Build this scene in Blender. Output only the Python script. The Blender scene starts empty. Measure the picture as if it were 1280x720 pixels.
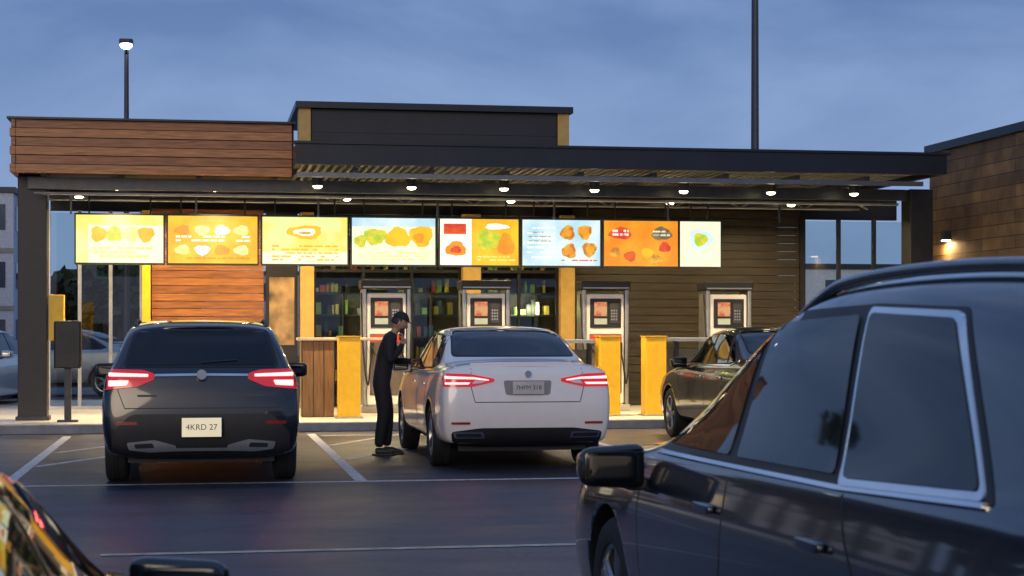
import bpy, bmesh, math, random
from mathutils import Vector, Matrix
from mathutils.bvhtree import BVHTree
from mathutils.geometry import delaunay_2d_cdt
random.seed(7)
S=bpy.context.scene
COL=S.collection
R=math.radians

# ------------------------------------------------------------------ materials
MATS={}
def mat(name,col,rough=.5,metal=0,emit=0,ecol=None,coat=0,var=.12,scale=8,bump=0,spec=None,stretch=None):
    if name in MATS: return MATS[name]
    m=bpy.data.materials.new(name); m.use_nodes=True
    nt=m.node_tree; b=nt.nodes['Principled BSDF']
    tc=nt.nodes.new('ShaderNodeTexCoord'); mp=nt.nodes.new('ShaderNodeMapping')
    if stretch: mp.inputs['Scale'].default_value=stretch
    n=nt.nodes.new('ShaderNodeTexNoise'); n.inputs['Scale'].default_value=scale; n.inputs['Detail'].default_value=5
    nt.links.new(tc.outputs['Object'],mp.inputs['Vector']); nt.links.new(mp.outputs['Vector'],n.inputs['Vector'])
    r=nt.nodes.new('ShaderNodeValToRGB')
    r.color_ramp.elements[0].position=.3; r.color_ramp.elements[1].position=.7
    r.color_ramp.elements[0].color=(*[c*(1-var) for c in col],1)
    r.color_ramp.elements[1].color=(*[min(1,c*(1+var)) for c in col],1)
    nt.links.new(n.outputs['Fac'],r.inputs['Fac']); nt.links.new(r.outputs['Color'],b.inputs['Base Color'])
    b.inputs['Roughness'].default_value=rough; b.inputs['Metallic'].default_value=metal
    b.inputs['Coat Weight'].default_value=coat; b.inputs['Coat Roughness'].default_value=.04
    if spec is not None: b.inputs['Specular IOR Level'].default_value=spec
    if emit:
        b.inputs['Emission Strength'].default_value=emit
        b.inputs['Emission Color'].default_value=(*(ecol or col),1)
    if bump:
        bp=nt.nodes.new('ShaderNodeBump'); bp.inputs['Strength'].default_value=bump; bp.inputs['Distance'].default_value=.02
        nt.links.new(n.outputs['Fac'],bp.inputs['Height']); nt.links.new(bp.outputs['Normal'],b.inputs['Normal'])
    MATS[name]=m; return m

def asphalt_mat():
    m=mat('asphalt',(.045,.047,.055),.5,var=.1,scale=60)
    nt=m.node_tree; b=nt.nodes['Principled BSDF']
    tc=nt.nodes.new('ShaderNodeTexCoord')
    big=nt.nodes.new('ShaderNodeTexNoise'); big.inputs['Scale'].default_value=.45; big.inputs['Detail'].default_value=8; big.inputs['Roughness'].default_value=.65
    nt.links.new(tc.outputs['Object'],big.inputs['Vector'])
    fine=nt.nodes.new('ShaderNodeTexNoise'); fine.inputs['Scale'].default_value=70; fine.inputs['Detail'].default_value=3
    nt.links.new(tc.outputs['Object'],fine.inputs['Vector'])
    r1=nt.nodes.new('ShaderNodeValToRGB'); r1.color_ramp.elements[0].position=.32; r1.color_ramp.elements[1].position=.7
    r1.color_ramp.elements[0].color=(.022,.024,.036,1); r1.color_ramp.elements[1].color=(.058,.063,.086,1)
    nt.links.new(big.outputs['Fac'],r1.inputs['Fac'])
    r2=nt.nodes.new('ShaderNodeValToRGB'); r2.color_ramp.elements[0].position=.35; r2.color_ramp.elements[1].position=.72
    r2.color_ramp.elements[0].color=(.6,.6,.6,1); r2.color_ramp.elements[1].color=(1.5,1.5,1.5,1)
    nt.links.new(fine.outputs['Fac'],r2.inputs['Fac'])
    mx=nt.nodes.new('ShaderNodeMix'); mx.data_type='RGBA'; mx.blend_type='MULTIPLY'; mx.inputs[0].default_value=1
    nt.links.new(r1.outputs['Color'],mx.inputs[6]); nt.links.new(r2.outputs['Color'],mx.inputs[7])
    st=nt.nodes.new('ShaderNodeMapping'); st.inputs['Scale'].default_value=(.12,1.6,1)
    nt.links.new(tc.outputs['Object'],st.inputs['Vector'])
    sn=nt.nodes.new('ShaderNodeTexNoise'); sn.inputs['Scale'].default_value=1.3; sn.inputs['Detail'].default_value=6
    nt.links.new(st.outputs['Vector'],sn.inputs['Vector'])
    sr=nt.nodes.new('ShaderNodeValToRGB'); sr.color_ramp.elements[0].position=.36; sr.color_ramp.elements[1].position=.62
    sr.color_ramp.elements[0].color=(.62,.62,.64,1); sr.color_ramp.elements[1].color=(1.15,1.15,1.15,1)
    nt.links.new(sn.outputs['Fac'],sr.inputs['Fac'])
    ms=nt.nodes.new('ShaderNodeMix'); ms.data_type='RGBA'; ms.blend_type='MULTIPLY'; ms.inputs[0].default_value=1
    nt.links.new(mx.outputs[2],ms.inputs[6]); nt.links.new(sr.outputs['Color'],ms.inputs[7])
    vo=nt.nodes.new('ShaderNodeTexVoronoi'); vo.feature='DISTANCE_TO_EDGE'; vo.inputs['Scale'].default_value=.35
    wn=nt.nodes.new('ShaderNodeTexNoise'); wn.inputs['Scale'].default_value=1.5; wn.inputs['Detail'].default_value=6
    nt.links.new(tc.outputs['Object'],wn.inputs['Vector'])
    ad=nt.nodes.new('ShaderNodeMix'); ad.data_type='RGBA'; ad.blend_type='ADD'; ad.inputs[0].default_value=1
    nt.links.new(tc.outputs['Object'],ad.inputs[6]); nt.links.new(wn.outputs['Color'],ad.inputs[7])
    nt.links.new(ad.outputs[2],vo.inputs['Vector'])
    cr=nt.nodes.new('ShaderNodeValToRGB'); cr.color_ramp.elements[0].position=.002; cr.color_ramp.elements[1].position=.008
    cr.color_ramp.elements[0].color=(.35,.35,.35,1); cr.color_ramp.elements[1].color=(1,1,1,1)
    nt.links.new(vo.outputs['Distance'],cr.inputs['Fac'])
    m3=nt.nodes.new('ShaderNodeMix'); m3.data_type='RGBA'; m3.blend_type='MULTIPLY'; m3.inputs[0].default_value=1
    nt.links.new(ms.outputs[2],m3.inputs[6]); nt.links.new(cr.outputs['Color'],m3.inputs[7])
    nt.links.new(m3.outputs[2],b.inputs['Base Color'])
    rr=nt.nodes.new('ShaderNodeMapRange'); rr.inputs['From Min'].default_value=.3; rr.inputs['From Max'].default_value=.7
    rr.inputs['To Min'].default_value=.36; rr.inputs['To Max'].default_value=.58
    nt.links.new(big.outputs['Fac'],rr.inputs['Value']); nt.links.new(rr.outputs[0],b.inputs['Roughness'])
    bp=nt.nodes.new('ShaderNodeBump'); bp.inputs['Strength'].default_value=.35; bp.inputs['Distance'].default_value=.01
    nt.links.new(fine.outputs['Fac'],bp.inputs['Height']); nt.links.new(bp.outputs['Normal'],b.inputs['Normal'])
    return m

def glass_pane():
    m=bpy.data.materials.new('window_glass'); m.use_nodes=True; nt=m.node_tree
    nt.nodes.clear(); o=nt.nodes.new('ShaderNodeOutputMaterial')
    t=nt.nodes.new('ShaderNodeBsdfTransparent'); t.inputs[0].default_value=(.82,.88,.88,1)
    g=nt.nodes.new('ShaderNodeBsdfGlossy'); g.inputs['Roughness'].default_value=.03
    f=nt.nodes.new('ShaderNodeFresnel'); f.inputs[0].default_value=1.5
    x=nt.nodes.new('ShaderNodeMixShader')
    nt.links.new(f.outputs[0],x.inputs[0]); nt.links.new(t.outputs[0],x.inputs[1]); nt.links.new(g.outputs[0],x.inputs[2]); nt.links.new(x.outputs[0],o.inputs[0])
    return m

BLACK=mat('black_metal',(.012,.013,.016),.45,.0,var=.2)
FASCIA=mat('charcoal_fascia',(.012,.016,.024),.36,.2,var=.2,scale=3)
DARK=mat('dark_grey_metal',(.05,.053,.06),.5,.3)
STEEL=mat('galvanised_steel',(.42,.44,.45),.35,.8)
WOOD=mat('cedar_wood',(.44,.18,.06),.42,var=.4,scale=3,stretch=(1,4,14),bump=.15)
WOOD2=mat('cedar_wood_dark',(.33,.125,.042),.42,var=.4,scale=3,stretch=(1,4,14),bump=.15)
DWOOD=mat('dark_stained_wood',(.036,.029,.016),.5,var=.35,scale=3,stretch=(1,1,12),bump=.1)
OAK=mat('oak_counter_wood',(.16,.085,.035),.5,var=.3,scale=3,stretch=(10,4,1))
TAN=mat('tan_cladding',(.55,.36,.10),.5,var=.1)
YEL=mat('yellow_paint',(.80,.47,.02),.4,var=.08)
CONC=mat('concrete',(.33,.32,.30),.8,var=.15,scale=6,bump=.2)
FLOOR=mat('pavilion_floor_tile',(.55,.54,.48),.35,var=.1,scale=4)
WHITE=mat('white_enamel',(.75,.75,.73),.35,var=.04)
LINE=mat('road_line_paint',(.55,.55,.55),.6,var=.4,scale=14)
CHROME=mat('chrome',(.75,.76,.78),.12,1,var=.02)
TRIM=mat('black_plastic_trim',(.012,.012,.014),.5,var=.2)
CGLASS=mat('tinted_car_glass',(.004,.005,.008),.03,var=.1,spec=.5)
RUBBER=mat('tyre_rubber',(.014,.014,.015),.75,var=.2)
RIM=mat('alloy_rim',(.35,.36,.38),.3,.9)
REDH=mat('tail_light_housing',(.22,.006,.008),.12,coat=1,emit=.4,ecol=(1,.03,.03))
REDL=mat('tail_light_led',(.9,.1,.1),.3,emit=9,ecol=(1,.13,.12))
REDR=mat('red_reflector',(.3,.01,.01),.2,coat=1)
PLATE=mat('licence_plate_lit',(.7,.66,.5),.4,emit=.5,ecol=(1,.85,.5))  # light falling on the plate is put in as its own glow
PLATEW=mat('licence_plate_white',(.55,.52,.47),.4)
INK=mat('plate_ink',(.08,.09,.14),.5)
GP=glass_pane()
LAMP=mat('lamp_lens_lit',(1,.9,.7),.4,emit=16,ecol=(1,.80,.5))

# ------------------------------------------------------------------ mesh helpers
def empty(name,loc=(0,0,0),rot=0):
    e=bpy.data.objects.new(name,None); e.location=loc; e.rotation_euler=(0,0,rot); COL.objects.link(e); e.empty_display_size=.2
    return e
def obj(name,me,mats,parent=None,smooth=False,loc=(0,0,0)):
    o=bpy.data.objects.new(name,me); COL.objects.link(o); o.location=loc
    for m in (mats if isinstance(mats,(list,tuple)) else [mats]): me.materials.append(m)
    if smooth:
        for p in me.polygons: p.use_smooth=True
    if parent: o.parent=parent
    return o
def bmobj(name,bm,mats,parent=None,smooth=False,loc=(0,0,0)):
    me=bpy.data.meshes.new(name); bmesh.ops.recalc_face_normals(bm,faces=bm.faces); bm.to_mesh(me); bm.free()
    return obj(name,me,mats,parent,smooth,loc)
def addbox(bm,x0,x1,y0,y1,z0,z1,mi=0):
    r=bmesh.ops.create_cube(bm,size=1,matrix=Matrix.Translation(((x0+x1)/2,(y0+y1)/2,(z0+z1)/2))@Matrix.Diagonal((abs(x1-x0),abs(y1-y0),abs(z1-z0),1)))
    for v in r['verts']:
        for f in v.link_faces: f.material_index=mi
def box(name,x0,x1,y0,y1,z0,z1,m,parent=None,bev=0.0):
    bm=bmesh.new(); addbox(bm,x0,x1,y0,y1,z0,z1)
    if bev: bmesh.ops.bevel(bm,geom=bm.edges[:],offset=bev,segments=2,profile=.5,affect='EDGES')
    return bmobj(name,bm,m,parent)
def boxes(name,lst,mats,parent=None):
    bm=bmesh.new()
    for b in lst: addbox(bm,*b)
    return bmobj(name,bm,mats,parent)
def addcyl(bm,p0,p1,r0,r1=None,seg=16,mi=0):
    p0=Vector(p0);p1=Vector(p1);r1=r0 if r1 is None else r1
    d=p1-p0; q=d.to_track_quat('Z','Y').to_matrix().to_4x4()
    r=bmesh.ops.create_cone(bm,cap_ends=True,segments=seg,radius1=r0,radius2=r1,depth=d.length,matrix=Matrix.Translation((p0+p1)/2)@q)
    for v in r['verts']:
        for f in v.link_faces: f.material_index=mi
def cyl(name,p0,p1,r0,m,parent=None,r1=None,seg=16):
    bm=bmesh.new(); addcyl(bm,p0,p1,r0,r1,seg); return bmobj(name,bm,m,parent,False)
def area(name,loc,size,power,col,parent=None,rot=(0,0,0),sy=None,shape='DISK',spread=None):
    l=bpy.data.lights.new(name,'AREA'); l.shape=shape if sy is None else 'RECTANGLE'; l.size=size
    if sy: l.size_y=sy
    if spread: l.spread=R(spread)
    l.energy=power; l.color=col
    o=bpy.data.objects.new(name,l); o.location=loc; o.rotation_euler=rot; COL.objects.link(o)
    if parent: o.parent=parent
    return o

# ------------------------------------------------------------------ car builder
def ring(y,hw,zb,zbelt,ztop,cab,tum=.77):
    h=zbelt-zb
    X=[0,.80,.95,1.0,.99,.955]; Z=[zb,zb,zb+.10*h,zb+.40*h,zb+.76*h,zbelt]
    cx=[.915,tum,tum-.075,.38,0]; cz=[zbelt+.03,ztop-.115,ztop-.035,ztop-.006,ztop]
    d=ztop-zbelt
    hx=[.91,.82,.70,.38,0]; hz=[zbelt+.35*d,zbelt+.62*d,zbelt+.82*d,zbelt+.97*d,ztop]
    for i in range(5):
        X.append(cx[i]*cab+hx[i]*(1-cab)); Z.append(cz[i]*cab+hz[i]*(1-cab))
    ys=y if isinstance(y,list) else [y]*11
    return [(X[i]*hw,ys[i],Z[i]) for i in range(11)]

def build_body(name,rings,paint,parent,axles,wr,hw):
    bm=bmesh.new(); RV=[]
    for rg in rings:
        right=[bm.verts.new(p) for p in rg]
        left=[bm.verts.new((-p[0],p[1],p[2])) for p in rg[1:10]]
        RV.append((right,left))
    def full(rv): return rv[0]+rv[1][::-1]
    for a,b in zip(RV[:-1],RV[1:]):
        A=full(a);B=full(b);n=len(A)
        for i in range(n): bm.faces.new((A[i],A[(i+1)%n],B[(i+1)%n],B[i]))
    for rv in (RV[0],RV[-1]):
        r,l=rv
        bm.faces.new((r[0],r[1],l[0])); bm.faces.new((r[9],r[10],l[8]))
        for i in range(1,9): bm.faces.new((r[i],r[i+1],l[i],l[i-1]))
    bmesh.ops.recalc_face_normals(bm,faces=bm.faces)
    cl=bm.edges.layers.float.get('crease_edge') or bm.edges.layers.float.new('crease_edge')
    rows={}
    for rv in RV:
        for i,v in enumerate(rv[0]): rows[v]=i
        for i,v in enumerate(rv[1]): rows[v]=i+1
    for e in bm.edges:
        a,b=rows[e.verts[0]],rows[e.verts[1]]
        if a==b and a in (5,4,2): e[cl]=.35
    me=bpy.data.meshes.new(name); bm.to_mesh(me); bm.free()
    o=bpy.data.objects.new(name,me); COL.objects.link(o)
    s=o.modifiers.new('s','SUBSURF'); s.levels=3; s.render_levels=3
    dg=bpy.context.evaluated_depsgraph_get(); dg.update()
    ev=o.evaluated_get(dg); m2=bpy.data.meshes.new_from_object(ev)
    bb=bmesh.new(); bb.from_mesh(m2); bvh=BVHTree.FromBMesh(bb); bb.free()
    o.modifiers.clear(); o.data=m2
    cb=bmesh.new(); AR=wr+.055
    for ay in axles:
        for sx in (-1,1): addcyl(cb,(sx*(hw-.30),ay,wr),(sx*(hw+.3),ay,wr),AR,seg=40)
    cm=bpy.data.meshes.new('c'); cb.to_mesh(cm); cb.free(); co=bpy.data.objects.new('c',cm); COL.objects.link(co)
    bo=o.modifiers.new('b','BOOLEAN'); bo.operation='DIFFERENCE'; bo.object=co; bo.solver='EXACT'
    dg=bpy.context.evaluated_depsgraph_get(); dg.update()
    m3=bpy.data.meshes.new_from_object(o.evaluated_get(dg))
    o.modifiers.clear(); o.data=m3; bpy.data.objects.remove(co)
    m3.materials.clear(); m3.materials.append(paint); m3.materials.append(TRIM)
    for p in m3.polygons:
        p.use_smooth=True; c=p.center
        p.material_index=0
        for ay in axles:
            if math.hypot(c.y-ay,c.z-wr)<AR+.002 and abs(c.x)>hw-.31 and (c.z>.15):
                if abs(p.normal.x)<.3 or abs(abs(c.x)-(hw-.30))<.01: p.material_index=1; p.use_smooth=False
        if c.z<.30 and p.normal.z<-.6: p.material_index=1
    o.name=name; m3.name=name; o.parent=parent
    return o,bvh

def rnd(poly,r=.03,n=4):
    out=[]; N=len(poly)
    for i in range(N):
        p=Vector(poly[i]);a=Vector(poly[i-1]);b=Vector(poly[(i+1)%N])
        la=(a-p).length;lb=(b-p).length; rr=min(r,la*.45,lb*.45)
        s=p+(a-p)/la*rr; e=p+(b-p)/lb*rr
        for k in range(n+1):
            t=k/n; out.append(((1-t)**2)*s+2*t*(1-t)*p+t*t*e)
    return out
def resample(poly,step):
    out=[];N=len(poly)
    for i in range(N):
        a=poly[i];b=poly[(i+1)%N];L=(b-a).length
        if L<1e-5: continue
        k=max(1,int(math.ceil(L/step)))
        for j in range(k): out.append(a+(b-a)*(j/k))
    return out
def inside(p,poly):
    c=False;j=len(poly)-1
    for i in range(len(poly)):
        a=poly[i];b=poly[j]
        if (a.y>p.y)!=(b.y>p.y) and p.x<(b.x-a.x)*(p.y-a.y)/(b.y-a.y)+a.x: c=not c
        j=i
    return c
AX={'rear':(lambda u,v:(u,-3,v),(0,1,0)),'front':(lambda u,v:(u,9,v),(0,-1,0)),
    'left':(lambda u,v:(-4,u,v),(1,0,0)),'right':(lambda u,v:(4,u,v),(-1,0,0)),'top':(lambda u,v:(u,v,6),(0,0,-1))}
def patch(name,bvh,poly,axis,off,m,parent,rad=.03,step=.04,thick=None):
    P=rnd(poly,rad) if rad else [Vector(p) for p in poly]
    P=resample(P,step)
    n=len(P); xs=[p.x for p in P]; ys=[p.y for p in P]
    pts=list(P); gx=min(xs)+step/2
    while gx<max(xs):
        gy=min(ys)+step/2
        while gy<max(ys):
            q=Vector((gx,gy))
            if inside(q,P) and min((q-p).length for p in P)>step*.45: pts.append(q)
            gy+=step
        gx+=step
    v,e,f,_,_,_=delaunay_2d_cdt(pts,[(i,(i+1)%n) for i in range(n)],[],1,1e-6)
    og,d=AX[axis]; d=Vector(d)
    bm=bmesh.new(); V=[]
    for q in v:
        o=Vector(og(q.x,q.y)); h=bvh.ray_cast(o,d)[0]
        if h is None:
            h=bvh.find_nearest(o+d*3.3)[0] 
            h=Vector((h.x,h.y,h.z))
        V.append(bm.verts.new(h-d*off))
    for t in f:
        try: bm.faces.new([V[i] for i in t])
        except: pass
    be=[e for e in bm.edges if len(e.link_faces)==1]
    nv=bmesh.ops.extrude_edge_only(bm,edges=be)['geom']
    th=thick if thick else off+.008
    for g in nv:
        if isinstance(g,bmesh.types.BMVert): g.co+=d*th
    o=bmobj(name,bm,m,parent,False)
    me=o.data
    for p in me.polygons: p.use_smooth=True
    try:
        me.set_sharp_from_angle(angle=R(40))
    except Exception: pass
    return o
def strip(name,bvh,line,w,axis,off,m,parent,step=.05):
    L=[Vector(p) for p in line]; a=[];b=[]
    for i,p in enumerate(L):
        t=(L[min(i+1,len(L)-1)]-L[max(i-1,0)]).normalized(); nn=Vector((-t.y,t.x))*w/2
        a.append(p+nn);b.append(p-nn)
    return patch(name,bvh,a+b[::-1],axis,off,m,parent,rad=0,step=step)
def mir(poly): return [(-x,z) for x,z in poly][::-1]

WMESH={}
def wheel(name,parent,x,y,r,w,side):
    key=(r,w)
    if key not in WMESH:
        bm=bmesh.new()
        prof=[(w*.30,r*.66),(w*.46,r*.70),(w*.5,r*.82),(w*.46,r*.94),(w*.36,r*.995),(w*.1,r),(w*.09,r*.98),(w*.05,r*.98),(w*.04,r)]
        prof=prof+[(-a,b) for a,b in prof[::-1]]
        seg=48; rows=[]
        for k in range(seg):
            a=2*math.pi*k/seg
            rows.append([bm.verts.new((px,pr*math.cos(a),pr*math.sin(a))) for px,pr in prof])
        for k in range(seg):
            A=rows[k];B=rows[(k+1)%seg]
            for i in range(len(prof)-1): bm.faces.new((A[i],A[i+1],B[i+1],B[i]))
        rp=[(w*.42,r*.70),(w*.40,r*.64),(w*.05,r*.60),(-w*.3,r*.6),(-w*.32,r*.1),(-w*.32,0.001)]
        rr=[]
        for k in range(seg):
            a=2*math.pi*k/seg
            rr.append([bm.verts.new((px,pr*math.cos(a),pr*math.sin(a))) for px,pr in rp])
        for k in range(seg):
            A=rr[k];B=rr[(k+1)%seg]
            for i in range(len(rp)-1):
                f=bm.faces.new((A[i],A[i+1],B[i+1],B[i])); f.material_index=1 if i<2 else 2
        for k in range(5):
            for dd in (-.13,.13):
                a=2*math.pi*k/5+dd; c=Vector((0,math.cos(a),math.sin(a)))
                addcyl(bm,Vector((w*.3,0,0))+c*r*.1,Vector((w*.36,0,0))+c*r*.66,r*.06,r*.045,8,1)
        addcyl(bm,(-w*.3,0,0),(w*.36,0,0),r*.16,r*.14,20,1)
        me=bpy.data.meshes.new('wheel'); bmesh.ops.recalc_face_normals(bm,faces=bm.faces); bm.to_mesh(me); bm.free()
        for m in (RUBBER,RIM,TRIM): me.materials.append(m)
        for p in me.polygons: p.use_smooth=True
        try: me.set_sharp_from_angle(angle=R(35))
        except Exception: pass
        WMESH[key]=me
    o=bpy.data.objects.new(name,WMESH[key]); COL.objects.link(o); o.location=(x,y,r); o.parent=parent
    if side<0: o.rotation_euler=(0,0,math.pi)
    return o
def softbox(name,c,s,m,parent,bev=.4,rot=(0,0,0)):
    bm=bmesh.new(); bmesh.ops.create_cube(bm,size=1)
    bmesh.ops.bevel(bm,geom=bm.edges[:],offset=.22,segments=4,profile=.6,affect='EDGES')
    bmesh.ops.transform(bm,matrix=Matrix.Diagonal((*s,1)),verts=bm.verts)
    o=bmobj(name,bm,m,parent,True); o.location=c; o.rotation_euler=rot; return o
def mirror_pair(parent,x,y,z,paint,s=1):
    for sd in (-1,1):
        bm=bmesh.new(); bmesh.ops.create_cube(bm,size=1)
        for v in bm.verts:
            out=v.co.x*sd>0
            if v.co.y>0: v.co.x*=.72; v.co.z*=.66
            if out: v.co.z*=.82
        bmesh.ops.bevel(bm,geom=bm.edges[:],offset=.2,segments=5,profile=.55,affect='EDGES')
        bmesh.ops.transform(bm,matrix=Matrix.Diagonal((.27*s,.17*s,.185*s,1)),verts=bm.verts)
        o=bmobj('door_mirror_cap',bm,paint,parent,True); o.location=(sd*(x+.15*s),y,z); o.rotation_euler=(0,0,sd*-.12)
        softbox('door_mirror_glass',(sd*(x+.15*s),y-.079*s,z),(.20*s,.02*s,.12*s),CGLASS,parent,rot=(0,0,sd*-.12))
        softbox('door_mirror_arm',(sd*(x+.0),y+.01,z-.07*s),(.16*s,.09*s,.05*s),TRIM,parent)
def text(parent,s,loc,size,m):
    c=bpy.data.curves.new('plate_text','FONT'); c.body=s; c.size=size; c.align_x='CENTER'; c.align_y='CENTER'; c.extrude=.001
    o=bpy.data.objects.new('plate_text',c); o.location=loc; o.rotation_euler=(R(90),0,0); c.materials.append(m); COL.objects.link(o); o.parent=parent
def tube(name,pts,r,m,parent):
    c=bpy.data.curves.new(name,'CURVE'); c.dimensions='3D'; c.bevel_depth=r; c.bevel_resolution=4; c.use_fill_caps=True
    s=c.splines.new('NURBS'); s.points.add(len(pts)-1); s.use_endpoint_u=True; s.order_u=3
    for i,p in enumerate(pts): s.points[i].co=(*p,1)
    o=bpy.data.objects.new(name,c); c.materials.append(m); COL.objects.link(o); o.parent=parent; return o

def suv(name,loc,paint,H=1.62,plate='4KRD 27',st=1.0,my=3.02,mz=1.055,mxx=.90,detail=False):
    e=empty(name,(loc[0],loc[1],0)); hw=.955; dz=H-1.62
    fy=lambda y: y if y<1.8 else 1.8+(y-1.8)*st
    F=lambda l:[(fy(a),b) for a,b in l]
    ya=[.16,.13,.05,0,.03,.07,.10,.44,.55,.52,.50]
    rings=[ring(ya,.86,.27,1.08,1.53+dz,1),
      ring([y+.05 for y in ya],.925,.26,1.08,1.555+dz,1),
      ring([.32,.32,.27,.25,.27,.3,.33,.62,.76,.76,.76],hw,.25,1.075,1.585+dz,1),
      ring(1.35,hw,.25,1.06,1.62+dz,1),ring(2.05,hw,.25,1.045,1.62+dz,1),
      ring([2.6]*6+[2.6,2.62,2.62,2.66,2.68],hw,.25,1.03,1.575+dz,1),
      ring([3.38]*6+[3.38,3.36,3.36,3.44,3.47],hw,.25,1.0,1.10,0),
      ring([3.55]*8+[3.55,3.6,3.62],hw,.25,.985,1.075,0),
      ring(4.25,.935,.25,.90,1.0,0),
      ring([4.5,4.55,4.62,4.64,4.58,4.5,4.48,4.48,4.5,4.5,4.5],.87,.26,.83,.91,0),
      ring([4.6,4.65,4.72,4.75,4.7,4.6,4.57,4.56,4.57,4.58,4.58],.72,.28,.79,.85,0)]
    rings=[[(x,fy(y),z) for x,y,z in r] for r in rings]
    b,bv=build_body('body',rings,paint,e,(.93,fy(3.78)),.36,hw)
    wt=.225
    for ay in (.93,fy(3.78)):
        for sd in (-1,1): wheel('wheel',e,sd*(hw-.135),ay,.36,wt,sd)
    box('chassis',-.7,.7,.35,fy(4.4),.22,.5,TRIM,e)
    zt=1.475+dz; zb=1.10
    patch('rear_window_seal',bv,[(-.74,1.14),(.74,1.14),(.64,zt+.035),(-.64,zt+.035)],'rear',.004,TRIM,e,.06)
    patch('rear_window',bv,[(-.71,1.165),(.71,1.165),(.615,zt+.015),(-.615,zt+.015)],'rear',.009,CGLASS,e,.05)
    patch('windscreen',bv,[(-.7,1.13),(.7,1.13),(.6,1.5+dz),(-.6,1.5+dz)],'front',.006,CGLASS,e,.05)
    W1=[(3.27,zb-.03),(2.72,zt-.06),(2.66,zt-.03),(2.60,zb-.02)]
    W2=[(2.53,zb-.02),(2.60,zt-.02),(1.98,zt),(1.83,zb-.005)]
    for ax in ('left','right'):
        patch('window_surround_'+ax,bv,F([(3.33,zb-.055),(2.72,zt-.03),(2.6,zt+.015),(1.9,zt+.03),(1.33,zt+.012),(.86,zb+.0),(1.75,zb-.03)]),ax,.003,TRIM,e,.02)
        patch('front_window_'+ax,bv,F(W1),ax,.009,CGLASS,e,.02)
        patch('rear_door_window_'+ax,bv,F(W2),ax,.009,CGLASS,e,.025)
        patch('quarter_window_trim_'+ax,bv,F([(1.775,zb-.03),(1.93,zt+.022),(1.345,zt+.003),(.90,zb+.008)]),ax,.012,CHROME,e,.03,step=.03)
        patch('quarter_window_'+ax,bv,F([(1.755,zb-.008),(1.91,zt+.005),(1.365,zt-.014),(.938,zb+.027)]),ax,.016,CGLASS,e,.03,step=.03)
        strip('belt_trim_'+ax,bv,F([(3.33,zb-.065),(1.78,zb-.035),(.9,zb-.0)]),.012,ax,.010,CHROME,e)
        strip('door_gap_'+ax,bv,F([(2.53,zb-.05),(2.52,.75),(2.55,.36)]),.009,ax,.0015,TRIM,e)
        strip('front_door_gap_'+ax,bv,F([(3.36,zb-.08),(3.38,.8),(3.3,.36)]),.009,ax,.0015,TRIM,e)
        strip('rear_door_gap_'+ax,bv,F([(1.72,zb-.05),(1.66,.95),(1.42,.72),(1.4,.6)]),.009,ax,.0015,TRIM,e)
        patch('sill_cladding_'+ax,bv,[(fy(3.3),.27),(fy(3.3),.37),(1.42,.37),(1.42,.27)],ax,.012,TRIM,e,.02)
        sd=-1 if ax=='left' else 1
        for yy in (fy(2.66),1.86):
            hpt=bv.ray_cast(Vector((sd*3,yy,.90)),Vector((-sd,0,0)))[0]
            softbox('door_handle',(hpt.x+sd*.014,yy,.90),(.028,.19,.028),paint,e)
        pts=[]
        for k in range(9):
            yy=fy(.85+k*.22)
            h=bv.ray_cast(Vector((sd*.645,yy,5)),Vector((0,0,-1)))[0]
            up=.028 if 0<k<8 else -.01
            pts.append((sd*.645,yy,h.z+up))
        tube('roof_rail_'+ax,pts,.019,TRIM if not detail else paint,e)
    T=[(-.93,.93),(-.93,1.13),(-.55,1.12),(-.44,1.085),(-.44,1.03),(-.6,.96)]
    for q in (T,mir(T)):
        patch('tail_light',bv,q,'rear',.012,REDH,e,.03,step=.03)
    for sg in (-1,1):
        patch('tail_led',bv,[(sg*.87,1.06),(sg*.87,1.095),(sg*.5,1.08),(sg*.5,1.055)],'rear',.017,REDL,e,.01,step=.03)
        patch('tail_led_lower',bv,[(sg*.87,.965),(sg*.87,1.02),(sg*.68,1.02),(sg*.70,.975)],'rear',.017,REDL,e,.01,step=.03)
        patch('rear_reflector',bv,[(sg*.8,.60),(sg*.8,.63),(sg*.6,.63),(sg*.6,.60)],'rear',.012,REDR,e,.01)
    strip('tailgate_trim',bv,[(-.44,1.07),(0,1.075),(.44,1.07)],.022,'rear',.010,CHROME,e)
    bm=bmesh.new(); addcyl(bm,(0,.012,1.075),(0,-.008,1.075),.048,seg=24); bmobj('badge',bm,CHROME,e)
    strip('tailgate_gap_l',bv,[(-.78,1.12),(-.78,.92),(-.72,.76)],.008,'rear',.0015,TRIM,e)
    strip('tailgate_gap_r',bv,[(.78,1.12),(.78,.92),(.72,.76)],.008,'rear',.0015,TRIM,e)
    strip('tailgate_gap_b',bv,[(-.72,.755),(.72,.755)],.010,'rear',.0015,TRIM,e)
    patch('rear_bumper_lower',bv,[(-.84,.29),(-.84,.52),(-.66,.70),(.66,.70),(.84,.52),(.84,.29)],'rear',.010,TRIM,e,.05)
    for sg in (-1,1):
        patch('skid_plate',bv,[(sg*.68,.36),(sg*.70,.43),(sg*.44,.455),(sg*.24,.40),(sg*.24,.345),(sg*.5,.335)],'rear',.022,STEEL,e,.02,step=.03)
        patch('exhaust_opening',bv,[(sg*.62,.375),(sg*.63,.415),(sg*.46,.425),(sg*.44,.38)],'rear',.027,TRIM,e,.015,step=.03)
        patch('small_lettering',bv,[(sg*.60,.865),(sg*.60,.885),(sg*.42,.885),(sg*.42,.865)],'rear',.006,DARK,e,.004,step=.03)
    strip('skid_bar',bv,[(-.25,.36),(.25,.36)],.03,'rear',.02,STEEL,e)
    softbox('licence_plate_frame',(-0.0,-.022,.575),(.40,.02,.20),TRIM,e)
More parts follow.
